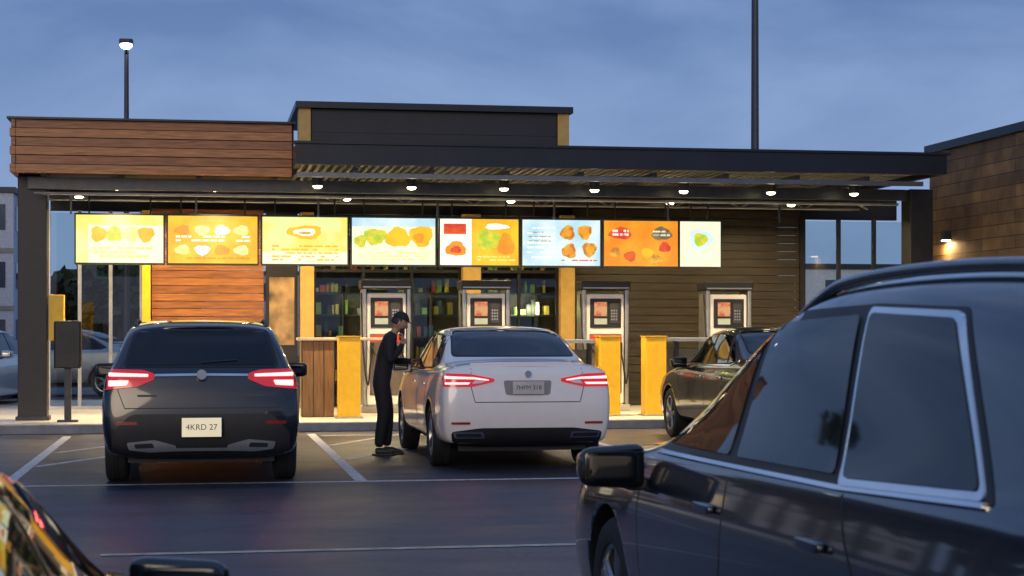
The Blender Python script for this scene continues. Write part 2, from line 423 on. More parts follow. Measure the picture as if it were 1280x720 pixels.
    box('licence_plate',-.185,.185,-.040,-.034,.485,.665,PLATE,e)
    text(e,plate,(0,-.042,.575),.078,INK)
    strip('wiper',bv,[(0,1.19),(.34,1.215)],.014,'rear',.02,TRIM,e)
    patch('grille',bv,[(-.5,.5),(-.55,.78),(.55,.78),(.5,.5)],'front',.006,TRIM,e,.04)
    for sg in (-1,1):
        patch('headlight',bv,[(sg*.58,.68),(sg*.58,.78),(sg*.85,.80),(sg*.84,.70)],'front',.01,CHROME,e,.02)
    mirror_pair(e,mxx,my,mz,TRIM if not detail else MATS['paint_black'])
    return e

def sedan(name,loc,paint,sz=1.0,detail=True,lit=False,rot=0,plate='7HFM 318',mz=None,mpaint=None,surround=None):
    e=empty(name,(loc[0],loc[1],0),rot); hw=.95
    ya=[.2,.16,.07,0,.015,.05,.07,.10,.11,.10,.10]
    rg=[ring(ya,.85,.26,1.03,1.12,0),
      ring([y+.05 for y in ya],.92,.25,1.035,1.15,0),
      ring([.32]*6+[.32,.33,.33,.33,.33],hw,.24,1.04,1.165,0),
      ring(.66,hw,.24,1.035,1.175,0),
      ring(.82,hw,.24,1.03,1.205,.12),
      ring([1.45]*6+[1.45,1.5,1.52,1.5,1.5],hw,.24,1.02,1.52,1,.75),
      ring(2.1,hw,.24,1.01,1.57,1,.75),
      ring([2.7]*6+[2.7,2.72,2.74,2.76,2.76],hw,.24,1.0,1.53,1,.75),
      ring([3.5]*6+[3.5,3.5,3.52,3.56,3.58],hw,.24,.97,1.07,0),
      ring([3.72]*8+[3.72,3.76,3.78],hw,.24,.95,1.035,0),
      ring(4.4,.93,.24,.85,.93,0),
      ring([4.62,4.66,4.72,4.74,4.68,4.6,4.58,4.58,4.6,4.6,4.6],.85,.25,.77,.83,0),
      ring([4.7,4.74,4.82,4.85,4.8,4.7,4.68,4.68,4.69,4.7,4.7],.70,.27,.72,.77,0)]
    rings=[[(x,y,.25+(z-.25)*sz if z>.25 else z) for x,y,z in r] for r in rg]
    Zf=lambda z:.25+(z-.25)*sz
    wr=.345
    b,bv=build_body('body',rings,paint,e,(.98,3.86),wr,hw)
    for ay in (.98,3.86):
        for sd in (-1,1): wheel('wheel',e,sd*(hw-.13),ay,wr,.22,sd)
    box('chassis',-.7,.7,.35,4.4,.2,.45,TRIM,e)
    def zz(l): return [(a,Zf(c)) for a,c in l]
    patch('rear_window_seal',bv,zz([(-.70,1.205),(.70,1.205),(.60,1.515),(-.60,1.515)]),'rear',.004,TRIM,e,.05,step=.03)
    patch('rear_window',bv,zz([(-.675,1.22),(.675,1.22),(.58,1.50),(-.58,1.50)]),'rear',.010,CGLASS,e,.05,step=.03)
    patch('windscreen',bv,zz([(-.68,1.10),(.68,1.10),(.58,1.48),(-.58,1.48)]),'front',.006,CGLASS,e,.05)
    for ax in ('left','right'):
        sd=-1 if ax=='left' else 1
        patch('window_surround_'+ax,bv,zz([(3.3,1.04),(2.72,1.43),(2.1,1.475),(1.5,1.44),(.95,1.12),(1.1,1.07)]),ax,.003,surround or TRIM,e,.02)
        strip('window_chrome_'+ax,bv,zz([(3.33,1.035),(1.1,1.065),(.93,1.11)]),.014,ax,.009,CHROME,e)
        patch('front_window_'+ax,bv,zz([(3.22,1.065),(2.7,1.41),(2.2,1.45),(2.15,1.07)]),ax,.009,CGLASS,e,.02)
        patch('rear_door_window_'+ax,bv,zz([(2.08,1.07),(2.13,1.45),(1.6,1.435),(1.3,1.09)]),ax,.009,CGLASS,e,.02)
        patch('quarter_window_'+ax,bv,zz([(1.24,1.09),(1.5,1.41),(1.02,1.115)]),ax,.009,CGLASS,e,.015)
        if detail:
            strip('door_gap_'+ax,bv,zz([(2.12,1.03),(2.1,.7),(2.12,.34)]),.008,ax,.0015,TRIM,e)
            strip('front_door_gap_'+ax,bv,zz([(3.34,1.0),(3.36,.7),(3.28,.34)]),.008,ax,.0015,TRIM,e)
            strip('rear_door_gap_'+ax,bv,zz([(1.2,1.03),(1.3,.85),(1.42,.6),(1.44,.34)]),.008,ax,.0015,TRIM,e)
            for yy in (2.3,1.4):
                hp=bv.ray_cast(Vector((sd*3,yy,Zf(.9))),Vector((-sd,0,0)))[0]
                softbox('door_handle',(hp.x+sd*.016,yy,Zf(.9)),(.03,.18,.028),CHROME,e)
    for sg in (-1,1):
        patch('tail_light',bv,zz([(sg*.935,.90),(sg*.94,1.045),(sg*.62,1.035),(sg*.36,.985),(sg*.36,.955),(sg*.6,.90)]),'rear',.012,REDH,e,.03,step=.03)
        if lit:
            patch('tail_led',bv,zz([(sg*.88,.985),(sg*.88,1.012),(sg*.58,1.0),(sg*.42,.975),(sg*.42,.965),(sg*.58,.98)]),'rear',.017,REDL,e,.005,step=.02)
            patch('tail_led_lower',bv,zz([(sg*.88,.925),(sg*.88,.945),(sg*.62,.945),(sg*.64,.925)]),'rear',.017,REDL,e,.005,step=.02)
            patch('reverse_lens',bv,zz([(sg*.60,.93),(sg*.57,.965),(sg*.44,.965),(sg*.5,.94)]),'rear',.017,WHITE,e,.008,step=.02)
        patch('headlight',bv,zz([(sg*.55,.62),(sg*.58,.72),(sg*.85,.74),(sg*.83,.64)]),'front',.01,CHROME,e,.02)
        if detail:
            patch('rear_reflector',bv,zz([(sg*.82,.50),(sg*.82,.525),(sg*.62,.525),(sg*.62,.50)]),'rear',.012,REDR,e,.008)
            patch('exhaust_trim',bv,zz([(sg*.78,.35),(sg*.80,.415),(sg*.48,.415),(sg*.46,.35)]),'rear',.022,CHROME,e,.02,step=.03)
            patch('exhaust_opening',bv,zz([(sg*.76,.362),(sg*.775,.402),(sg*.50,.402),(sg*.485,.362)]),'rear',.027,TRIM,e,.015,step=.03)
            strip('boot_gap',bv,zz([(sg*.60,1.14),(sg*.61,.9),(sg*.57,.74)]),.008,'rear',.0015,TRIM,e)
    patch('grille',bv,zz([(-.45,.45),(-.5,.66),(.5,.66),(.45,.45)]),'front',.006,TRIM,e,.04)
    if detail:
        strip('boot_gap_low',bv,zz([(-.57,.735),(.57,.735)]),.009,'rear',.0015,TRIM,e)
        patch('diffuser',bv,zz([(-.80,.30),(-.82,.42),(-.5,.46),(.5,.46),(.82,.42),(.80,.30)]),'rear',.010,TRIM,e,.04)
        patch('plate_recess',bv,zz([(-.24,.81),(-.26,.965),(.26,.965),(.24,.81)]),'rear',.004,mat('recess_grey',(.25,.245,.24),.4),e,.03)
        box('licence_plate',-.17,.17,-.028,-.016,.82,.955,PLATEW,e)
        text(e,plate,(0,-.030,.888),.066,INK)
        bm=bmesh.new(); addcyl(bm,(0,.03,Zf(1.035)),(0,-.0,Zf(1.035)),.035,seg=24); bmobj('badge',bm,CHROME,e)
        pts=[]
        for k in range(9):
            x=-.6+k*.15; h=bv.ray_cast(Vector((x,.14+.06*abs(x),5)),Vector((0,0,-1)))[0]; pts.append((x,h.y,h.z+.006))
        tube('boot_lip',pts,.014,paint,e)
    mirror_pair(e,.89,3.05,mz or Zf(1.07),mpaint or paint,.9)
    return e

# ------------------------------------------------------------------ ground, lines, kerb
ASPH=asphalt_mat()
bm=bmesh.new(); vs=[bm.verts.new(p) for p in ((-900,-300,0),(900,-300,0),(900,1500,0),(-900,1500,0))]; bm.faces.new(vs)
bmobj('asphalt_ground',bm,ASPH)
def sheet(name,quads,z,m):
    bm=bmesh.new()
    for q in quads: bm.faces.new([bm.verts.new((x,y,z)) for x,y in q])
    return bmobj(name,bm,m)
def ln(x0,y0,x1,y1,w=.1):
    a=Vector((x0,y0));b=Vector((x1,y1));n=(b-a).normalized(); n=Vector((-n.y,n.x))*w/2
    return [tuple(a+n),tuple(b+n),tuple(b-n),tuple(a-n)]
Q=[ln(-30,17.4,14,17.4,.12),ln(-1.87,17.47,-1.87,25.6,.12),ln(1.56,17.47,1.56,25.6,.12),ln(5.2,17.47,5.2,25.6,.12),ln(9.2,17.47,9.2,25.6,.12),ln(-5.3,17.47,-5.3,25.6,.12)]
Q+=[ln(-1.75,22.2,-.1,25.5,.10),ln(-1.8,19.9,-1.0,21.6,.10)]
Q+=[ln(1.65,20.4,4.2,25.5,.10),ln(1.65,23.0,2.9,25.5,.10),ln(1.68,25.2,5.1,25.2,.10)]
sheet('parking_line_markings',Q,.004,LINE)
sheet('lane_line_markings',[ln(-.66,11.95,14,12.12,.11)],.004,mat('worn_lane_paint',(.46,.39,.28),.6,var=.45,scale=9))
kerb=empty('pavement_kerb')
box('kerb_stone',-14,16,26.2,26.4,0,.14,mat('kerb_concrete',(.26,.26,.27),.8,var=.2,scale=5,bump=.2),kerb,.015)
box('pavement_slab',-14,16,26.402,36,-.02,.13,FLOOR,kerb)

# ------------------------------------------------------------------ pavilion / drive-through building
B=empty('drive_through_restaurant')
lst=[]
z=3.87
for i in range(6):
    lst.append((-2.74,1.36,27.16+.02*(i%2),27.32,z,z+.122,i%2)); z+=.134
boxes('wood_fascia_boards',lst,[WOOD,WOOD2],B)
lst=[];z=3.87
for i in range(6):
    lst.append((-2.82+.02*(i%2),-2.742,27.14,31.6,z,z+.122,i%2)); z+=.134
boxes('wood_fascia_side',lst,[WOOD,WOOD2],B)
box('fascia_backing',-2.74,1.40,27.33,31.6,3.88,4.66,BLACK,B)
box('fascia_cap',-2.86,1.42,27.10,31.65,4.665,4.695,FASCIA,B)
box('canopy_fascia',1.37,11.6,26.2,26.34,3.97,4.27,FASCIA,B)
box('canopy_fascia_cap',1.33,11.64,26.16,26.38,4.272,4.31,FASCIA,B)
boxes('canopy_fascia_seams',[(x,x+.012,26.196,26.2,3.98,4.265,0) for x in (3.4,5.45,7.5,9.55)],[BLACK],B)
box('canopy_fascia_end_left',1.37,1.45,26.342,27.1,3.97,4.27,FASCIA,B)
box('canopy_fascia_end_right',11.5,11.6,26.342,31.6,3.97,4.27,FASCIA,B)
box('canopy_roof_slab',1.46,11.49,26.345,31.6,4.08,4.25,FASCIA,B)
lst=[]
x=1.5
while x<11.4:
    lst.append((x,x+.055,26.36,31.4,4.045,4.078,0)); x+=.13
boxes('corrugated_soffit',lst,[mat('soffit_metal',(.34,.34,.33),.4,.3)],B)
box('lower_fascia_rail',1.40,11.3,26.42,26.50,3.80,3.87,mat('rail_metal',(.16,.17,.18),.35,.8),B)
bsteel=mat('beam_steel',(.07,.075,.085),.4,.5)
lst=[]
for yy in (27.6,28.7,30.0): lst.append((-2.6,11.5,yy,yy+.12,3.66,3.84,0))
x=-2.4
while x<11.4:
    lst.append((x,x+.08,26.52 if x>1.4 else 27.4,31.4,3.845,3.95,0)); x+=1.16
x=-2.0
while x<11.3:
    lst.append((x,x+.03,27.9,27.93,3.3,3.66,0)); x+=1.9
boxes('canopy_beams',lst,[bsteel],B)
bm=bmesh.new(); x=1.6;k=0
while x<11.2:
    addcyl(bm,(x,29.2,3.62 if k%2 else 3.9),(x+.58,29.2,3.9 if k%2 else 3.62),.014,seg=6); x+=.58;k+=1
addcyl(bm,(-2.5,29.2,3.62),(11.3,29.2,3.62),.018,seg=6)
addcyl(bm,(-2.5,27.45,3.58),(11.3,27.45,3.58),.022,seg=8)
bmobj('truss_and_conduit',bm,STEEL,B)
for x0,x1 in ((-2.76,-2.33),(11.62,12.02)):
    box('steel_column',x0,x1,27.7,28.1,.13,3.86,BLACK,B,.01)
    box('column_base',x0-.03,x1+.03,27.67,28.13,.13,.19,DARK,B)
box('column_yellow_box',-2.30,-2.08,27.75,28.0,1.35,2.05,YEL,B,.01)
def wall(n,x0,x1,z0,z1,m,y=31.5,t=.15): return box(n,x0,x1,y,y+t,z0,z1,m,B)
lst=[];z=.14;i=0
while z<3.6:
    lst.append((-.86,1.08,31.46+.01*(i%2),31.6,z,z+.125,i%2)); z+=.135;i+=1
boxes('cedar_wall',lst,[mat('cedar_wall_wood',(.30,.115,.035),.5,var=.4,scale=3,stretch=(1,4,14)),mat('cedar_wall_wood_dark',(.23,.085,.028),.5,var=.4,scale=3,stretch=(1,4,14))],B)
wall('wall_header',-2.6,13,3.6,4.04,BLACK,31.65,.13)
wall('tan_pier',-1.02,-.88,.13,3.6,YEL,31.3,.3)
wall('tan_pier',1.72,1.96,.13,3.6,TAN,31.3,.3)
wall('tan_pier',4.62,4.95,.13,3.6,TAN,31.3,.3)
wall('tan_pier',6.42,6.68,.13,3.6,TAN,31.3,.3)
lst=[];z=.14
while z<3.6:
    lst.append((6.70,11.0,31.47,31.6,z,z+.14,0)); z+=.15
boxes('dark_timber_wall',lst,[DWOOD],B)
wall('pier_right_window',11.0,11.1,.13,3.6,BLACK,31.4,.25)
for (a,b) in ((-2.62,-1.04),(11.1,13.2)):
    n=3; w=(b-a)/n
    for i in range(n):
        box('glass_pane',a+i*w+.03,a+(i+1)*w-.03,31.55,31.562,.2,3.56,GP,B)
    boxes('window_frame',[(a+i*w-.03,a+i*w+.03,31.5,31.6,.13,3.6,0) for i in range(n+1)]+[(a+.03,b-.03,31.51,31.59,.13,.19,0)],[STEEL if a<0 else DARK],B)
wall('poster_case',1.12,1.68,.13,3.6,BLACK,31.45,.1)
pm=mat('poster_panel',(.30,.20,.10),.35,var=.7,scale=3.2)
box('lit_poster_panel',1.18,1.62,31.435,31.448,1.25,2.45,pm,B)
cols=[mat('pack_%d'%i,c,.5) for i,c in enumerate([(.6,.5,.08),(.25,.45,.1),(.55,.1,.05),(.6,.58,.5),(.05,.15,.3),(.5,.25,.05),(.03,.04,.03)])]
for (a,b) in ((1.98,4.6),(4.97,6.4)):
    wall('store_back_wall',a,b,.13,3.6,mat('store_back',(.05,.045,.03),.6),32.3,.1)
    lst=[]
    for z in (.6,1.0,1.4,1.8,2.2,2.6,3.0): lst.append((a,b,31.75,32.28,z-.03,z,6))
    for z in (.6,1.0,1.4,1.8,2.2,2.6,3.0):
        x=a+.05
        while x<b-.15:
            w=random.uniform(.04,.10)
            if random.random()<.72: lst.append((x,x+w,31.85,32.1,z+.001,z+random.uniform(.08,.28),random.choice([0,0,1,1,2,3,4,5,6,6,6,6])))
            x+=w+random.choice([.01,.02,.06])
    boxes('stocked_shelves',lst,cols,B)
    n=3 if b-a>2 else 2; w=(b-a)/n
    for i in range(n): box('shopfront_glass',a+i*w+.03,a+(i+1)*w-.03,31.55,31.56,.2,3.58,GP,B)
    boxes('shopfront_mullions',[(a+i*w-.025,a+i*w+.025,31.5,31.6,.13,3.6,0) for i in range(n+1)]+[(a,b,31.49,31.61,2.55,2.6,0)],[BLACK],B)
    area('store_light',((a+b)/2,31.70,3.5),.25,75,(1,.80,.45),B)
    area('store_light',((a+b)/2,31.68,1.9),.8,16,(1,.85,.5),B,rot=(R(90),0,0),sy=.1)
box('left_ceiling',-2.6,1.36,27.4,31.48,3.955,3.975,DARK,B)
box('tower_block',2.02,6.68,33.0,36.5,4.0,5.65,mat('tower_cladding',(.014,.018,.026),.5,.1,var=.15,scale=2),B)
boxes('tower_seams',[(2.0,6.70,32.985,33.0,zz,zz+.02,0) for zz in (4.75,5.22)],[BLACK],B)
box('tower_cap',1.72,6.98,32.85,36.7,5.652,5.77,FASCIA,B)
box('tower_pier_left',1.78,2.0,32.95,33.4,4.0,5.65,TAN,B)
box('tower_pier_right',6.70,6.92,32.95,33.4,4.0,5.65,TAN,B)
box('rear_volume',1.98,10.9,32.42,36.5,.13,3.98,DARK,B)
W=empty('brick_wing_building')
bk=mat('brown_brick',(.20,.12,.07),.7,var=.1)
nt=bk.node_tree; bn=nt.nodes['Principled BSDF']; br=nt.nodes.new('ShaderNodeTexBrick'); tc=nt.nodes.new('ShaderNodeTexCoord')
sx=nt.nodes.new('ShaderNodeSeparateXYZ'); cx=nt.nodes.new('ShaderNodeCombineXYZ')
nt.links.new(tc.outputs['Object'],sx.inputs[0]); nt.links.new(sx.outputs['Y'],cx.inputs[0]); nt.links.new(sx.outputs['Z'],cx.inputs[1])
nt.links.new(cx.outputs[0],br.inputs['Vector']); br.inputs['Scale'].default_value=1.0
br.inputs['Brick Width'].default_value=1.2; br.inputs['Row Height'].default_value=.2; br.inputs['Mortar Size'].default_value=.008
br.inputs['Color1'].default_value=(.19,.12,.05,1); br.inputs['Color2'].default_value=(.105,.065,.03,1); br.inputs['Mortar'].default_value=(.03,.022,.018,1)
vn=nt.nodes.new('ShaderNodeTexNoise'); vn.inputs['Scale'].default_value=2.5; vn.inputs['Detail'].default_value=6; nt.links.new(tc.outputs['Object'],vn.inputs['Vector'])
vr=nt.nodes.new('ShaderNodeValToRGB'); vr.color_ramp.elements[0].color=(.55,.55,.55,1); vr.color_ramp.elements[1].color=(1.25,1.25,1.25,1); vr.color_ramp.elements[0].position=.3; vr.color_ramp.elements[1].position=.7
nt.links.new(vn.outputs['Fac'],vr.inputs['Fac']); vm=nt.nodes.new('ShaderNodeMix'); vm.data_type='RGBA'; vm.blend_type='MULTIPLY'; vm.inputs[0].default_value=1
nt.links.new(br.outputs['Color'],vm.inputs[6]); nt.links.new(vr.outputs['Color'],vm.inputs[7]); nt.links.new(vm.outputs[2],bn.inputs['Base Color'])
box('clad_wall',12.56,20,19,29.1,0,4.6,bk,W)
box('parapet_cap',12.50,20.1,18.9,29.2,4.602,4.74,FASCIA,W)
box('wall_lamp_body',12.44,12.56,28.2,28.36,3.05,3.2,BLACK,W)
box('wall_lamp_lens',12.45,12.55,28.21,28.35,3.03,3.048,LAMP,W)
area('wall_lamp_light',(12.44,28.28,3.0),.12,20,(1,.62,.28),W,rot=(0,R(-15),0))

# ------------------------------------------------------------------ menu boards
def emis(name,c1,c2,scale,s=1.0,vor=False):
    m=bpy.data.materials.new(name); m.use_nodes=True; nt=m.node_tree; b=nt.nodes['Principled BSDF']
    b.inputs['Base Color'].default_value=(.03,.03,.03,1); b.inputs['Roughness'].default_value=.25
    tc=nt.nodes.new('ShaderNodeTexCoord'); n=nt.nodes.new('ShaderNodeTexNoise'); n.inputs['Scale'].default_value=scale; n.inputs['Detail'].default_value=3
    nt.links.new(tc.outputs['Object'],n.inputs['Vector'])
    r=nt.nodes.new('ShaderNodeValToRGB'); r.color_ramp.elements[0].position=.40; r.color_ramp.elements[1].position=.60
    r.color_ramp.elements[0].color=(*c1,1); r.color_ramp.elements[1].color=(*c2,1)
    nt.links.new(n.outputs['Fac'],r.inputs['Fac']); nt.links.new(r.outputs['Color'],b.inputs['Emission Color']); b.inputs['Emission Strength'].default_value=s
    return m
eW=emis('screen_white',(1,1,.70),(.85,1,.62),2,1.1)
eC=emis('screen_cream',(1,.85,.16),(.88,.95,.38),2,1.05)
eY=emis('screen_yellow',(1,.48,.003),(1,.66,.02),2.5,1.0)
eO=emis('screen_orange',(1,.30,.004),(1,.44,.015),2.5,.97)
eB=emis('screen_pale_blue',(.50,.80,.93),(.86,1,.98),2,1.0)
eR=emis('screen_red',(.9,.04,.02),(1,.14,.02),6,.85)
eF=emis('screen_food',(.70,.20,.02),(1,.55,.04),10,.9)
eG=emis('screen_lettuce',(.5,.72,.04),(1,.80,.05),8,.95)
eT=emis('screen_text',(.22,.13,.06),(.38,.24,.10),10,.8)
eTW=emis('screen_text_white',(1,1,.8),(1,1,.85),2,1.15)
EM=[eW,eC,eY,eO,eB,eR,eF,eG,eT,eTW]
def blob(bm,cx,cz,rx,rz,y,mi,n=20):
    vs=[]
    for k in range(n):
        a=2*math.pi*k/n; rr=1+.12*math.sin(3*a+cx*7)+.06*math.sin(7*a+cz*9)
        vs.append(bm.verts.new((cx+rx*rr*math.cos(a),y,cz+rz*rr*math.sin(a))))
    f=bm.faces.new(vs); f.material_index=mi
def flat(bm,x0,x1,z0,z1,y,mi):
    f=bm.faces.new([bm.verts.new(p) for p in ((x0,y,z0),(x1,y,z0),(x1,y,z1),(x0,y,z1))]); f.material_index=mi
panels=[(-1.95,-.60,0),(-.525,.88,1),(.96,2.32,2),(2.396,3.753,3),(3.833,5.132,4),(5.2,6.508,5),(6.576,7.84,6),(7.88,8.58,7)]
Z0,Z1=2.575,3.33
for x0,x1,k in panels:
    E=empty('menu_board')
    box('case',x0-.025,x1+.025,28.5,28.6,Z0-.03,Z1+.03,BLACK,E)
    bm=bmesh.new(); y=28.496; w=x1-x0; rn=random.Random(k+3)
    bg=[0,2,1,0,2,4,3,0][k]; flat(bm,x0,x1,Z0,Z1,y,bg)
    def rows(xa,xb,za,zb,mi,h=.022,gap=.03):
        zz=zb
        while zz-h>za:
            xx=xa
            while xx<xb:
                ww=min(rn.uniform(.04,.16),xb-xx)
                if rn.random()<.8: flat(bm,xx,xx+ww,zz-h,zz,y-.006,mi)
                xx+=ww+.02
            zz-=h+gap
    def P(u,v,rx,rz,mi,dy=.004): blob(bm,x0+u*w,Z0+v*(Z1-Z0),rx,rz,y-dy,mi)
    if k==0:
        flat(bm,x0,x0+w*.14,Z0,Z1,y-.003,1); flat(bm,x0+w*.14,x1,Z1-.16,Z1,y-.002,1)
        for i in range(4): P(.26+.18*i,.60,.13,.12,[2,7,1,2][i],.004+.001*i)
        rows(x0+.25,x1-.1,Z0+.06,Z0+.25,1,.035)
    if k==1:
        for i in range(4):
            for j in range(2): P(.16+.22*i,.28+.42*j,.12,.08,[1,9,3,1,9][(i+2*j)%5],.004)
        rows(x0+.12,x1-.12,Z0+.32,Z0+.44,9,.03,.03); rows(x0+.12,x1-.12,Z0+.03,Z0+.10,3,.03,.03)
    if k==2:
        flat(bm,x0,x1,Z0,Z0+.2,y-.003,0); P(.5,.68,.28,.11,2,.005); P(.5,.68,.18,.06,9,.009); P(.5,.66,.10,.02,6,.012); rows(x0+.15,x1-.15,Z0+.05,Z0+.30,2,.025)
    if k==3:
        flat(bm,x0,x1,Z1-.14,Z1,y-.002,4); P(.28,.60,.19,.13,7,.006); P(.55,.58,.2,.16,2,.007);P(.83,.62,.19,.17,2,.008); P(.80,.58,.09,.08,3,.010); P(.10,.5,.10,.1,7,.009); rows(x0+.08,x1-.1,Z0+.05,Z0+.2,1)
    if k==4:
        flat(bm,x0,x0+w*.40,Z0,Z1,y-.003,9); flat(bm,x0+.06,x0+w*.33,Z1-.25,Z1-.08,y-.006,5); P(.2,.35,.17,.12,3,.008); P(.2,.33,.09,.06,5,.011); P(.62,.55,.22,.16,7,.006); P(.84,.45,.14,.18,3,.007)
        P(.72,.84,.2,.05,9,.009); rows(x0+w*.47,x1-.05,Z0+.04,Z0+.15,1)
    if k==5:
        rows(x0+.08,x0+w*.42,Z0+.1,Z1-.12,9,.03,.05)
        rows(x0+.10,x0+w*.36,Z0+.35,Z1-.2,8,.012,.06)
        for u,v in ((.58,.72),(.80,.74),(.60,.32),(.86,.36)): P(u,v,.12,.12,6,.006); P(u,v,.07,.06,3,.009)
        rows(x0+w*.5,x1-.05,Z0+.04,Z0+.1,5,.02)
    if k==6:
        P(.22,.72,.19,.10,5,.006); rows(x0+.14,x0+.42,Z1-.26,Z1-.15,9,.04,.02); P(.78,.72,.17,.11,8,.006); rows(x0+w*.66,x1-.14,Z1-.26,Z1-.16,9,.03,.03)
        for u,v in ((.15,.3),(.35,.22),(.58,.3),(.82,.42),(.7,.15)): P(u,v,.10,.085,[6,5,2,6,5][int(u*5)%5],.010)
    if k==7:
        P(.5,.6,.20,.18,4,.005); P(.5,.6,.12,.11,7,.008); rows(x0+.1,x1-.1,Z0+.08,Z0+.25,4)
    me=bpy.data.meshes.new('screen'); bm.to_mesh(me); bm.free(); o=obj('screen',me,EM,E)
    for hx in (x0+.2,x1-.2): cyl('hanger',(hx,28.55,Z1+.03),(hx,28.55,3.9),.014,BLACK,E)

# ------------------------------------------------------------------ canopy downlights
for i,(x,yy) in enumerate([(.2,28.0),(-1.3,28.0),(1.75,27.1),(3.2,27.1),(4.65,27.1),(6.1,27.1),(7.55,27.1),(9.0,27.1),(10.4,27.1),(2.4,29.6),(5.2,29.6),(8.0,29.6),(10.2,29.6),(-.9,30.2),(.9,30.2),(-2.0,29.9)]):
    E=empty('canopy_downlight',(x,yy,0))
    cyl('housing',(0,0,3.72),(0,0,3.86),.085,DARK,E,seg=20)
    bm=bmesh.new(); bmesh.ops.create_uvsphere(bm,u_segments=16,v_segments=8,radius=.07,matrix=Matrix.Translation((0,0,3.715))@Matrix.Diagonal((1,1,.5,1))); bmobj('lens',bm,LAMP,E,True)
    area('light',(0,0,3.65),.14,80 if yy<29 else 75,(1,.72,.38),E,spread=135 if yy<29 else 165)

# ------------------------------------------------------------------ fuel pumps / kiosks
scr=emis('pump_screen',(.9,.12,.05),(1,.5,.2),9,.7)
for x in (3.04,4.72,6.78,8.96):
    E=empty('fuel_pump',(x,29.5,.13))
    box('plinth',-.42,.42,-.28,.28,0,.12,CONC,E,.01)
    box('cabinet',-.33,.33,-.22,.22,.12,2.0,WHITE,E,.03)
    box('side_post',-.40,-.34,-.25,.25,.12,2.068,STEEL,E,.01)
    box('side_post',.34,.40,-.25,.25,.12,2.068,STEEL,E,.01)
    box('canopy_head',-.43,.43,-.28,.28,2.07,2.22,BLACK,E,.02)
    box('head_stripe',-.40,.40,-.284,-.281,2.09,2.11,STEEL,E)
    box('display_bezel',-.27,.27,-.245,-.222,1.42,1.92,BLACK,E,.01)
    box('display_screen',-.2,.02,-.255,-.247,1.62,1.86,scr,E)
    box('price_screen',-.2,.02,-.255,-.247,1.48,1.58,mat('lcd_panel',(.3,.33,.28),.3,emit=.25,ecol=(.7,.8,.6)),E)
    box('card_reader',.07,.22,-.262,-.247,1.50,1.84,DARK,E)
    boxes('keypad',[(.09+.04*i,.115+.04*i,-.27,-.263,1.55+.05*j,1.58+.05*j,0) for i in range(3) for j in range(4)],[STEEL],E)
    box('lower_panel',-.28,.28,-.235,-.222,.3,1.32,mat('pump_panel',(.12,.1,.09),.4),E,.01)
    box('brand_band',-.28,.28,-.240,-.236,1.18,1.30,mat('pump_red_band',(.5,.05,.03),.4),E)
    bm=bmesh.new()
    for sx in (-1,1):
        addbox(bm,sx*.25-.03,sx*.25+.03,-.30,-.241,1.0,1.17)
        addcyl(bm,(sx*.25,-.30,1.1),(sx*.2,-.36,.98),.018,seg=8)
    bmobj('nozzles',bm,BLACK,E)
    for sx in (-1,1): tube('hose',[(sx*.25,-.30,1.05),(sx*.3,-.36,.7),(sx*.32,-.36,.4),(sx*.38,-.34,.7),(sx*.42,-.2,1.6),(sx*.41,-.1,2.0)],.014,BLACK,E)

for x in (2.27,6.43,7.19):
    E=empty('yellow_bollard',(x,27.6,.13))
    box('post',-.17,.17,-.17,.17,0,1.27,YEL,E,.02)
    box('base_plate',-.21,.21,-.21,.21,0,.025,STEEL,E)
    box('cap',-.18,.18,-.18,.18,1.272,1.29,mat('yellow_cap',(.6,.38,.04),.5),E)
E=empty('wooden_counter')
boxes('front_panels',[(1.58+.166*i,1.58+.166*i+.155,27.98,28.02,.14,1.33,0) for i in range(3)],[OAK],E)
box('core',1.57,2.07,28.03,28.5,.13,1.34,DWOOD,E); box('counter_top',1.5,3.0,27.92,28.55,1.342,1.39,mat('counter_top',(.4,.33,.25),.35),E,.01)
box('leg',2.88,2.96,28.1,28.4,.13,1.34,BLACK,E)
E=empty('service_counter')
box('counter_top',7.4,9.6,27.45,27.85,1.33,1.39,STEEL,E,.01)
for x in (7.55,8.5,9.45): box('leg',x,x+.06,27.6,27.7,.13,1.33,BLACK,E)
box('back_panel',7.45,9.5,27.72,27.76,.2,1.2,mat('panel_dark',(.08,.08,.07),.5),E)
E=empty('service_counter')
box('counter_top',4.0,6.2,27.5,27.9,1.30,1.36,STEEL,E,.01)
for x in (4.1,5.1,6.1): box('leg',x,x+.06,27.6,27.7,.13,1.30,BLACK,E)
box('back_panel',4.05,6.15,27.72,27.76,.2,1.2,MATS['panel_dark'],E)
E=empty('order_speaker_post',(-1.98,27.2,.13))
box('speaker_box',-.2,.2,-.09,.09,.80,1.52,BLACK,E,.03); box('stand',-.05,.05,-.04,.04,0,.8,DARK,E)
box('foot',-.15,.15,-.1,.1,0,.03,DARK,E)
boxes('speaker_grille',[(-.14,.14,-.098,-.092,1.05+i*.05,1.065+i*.05,0) for i in range(7)],[TRIM],E)

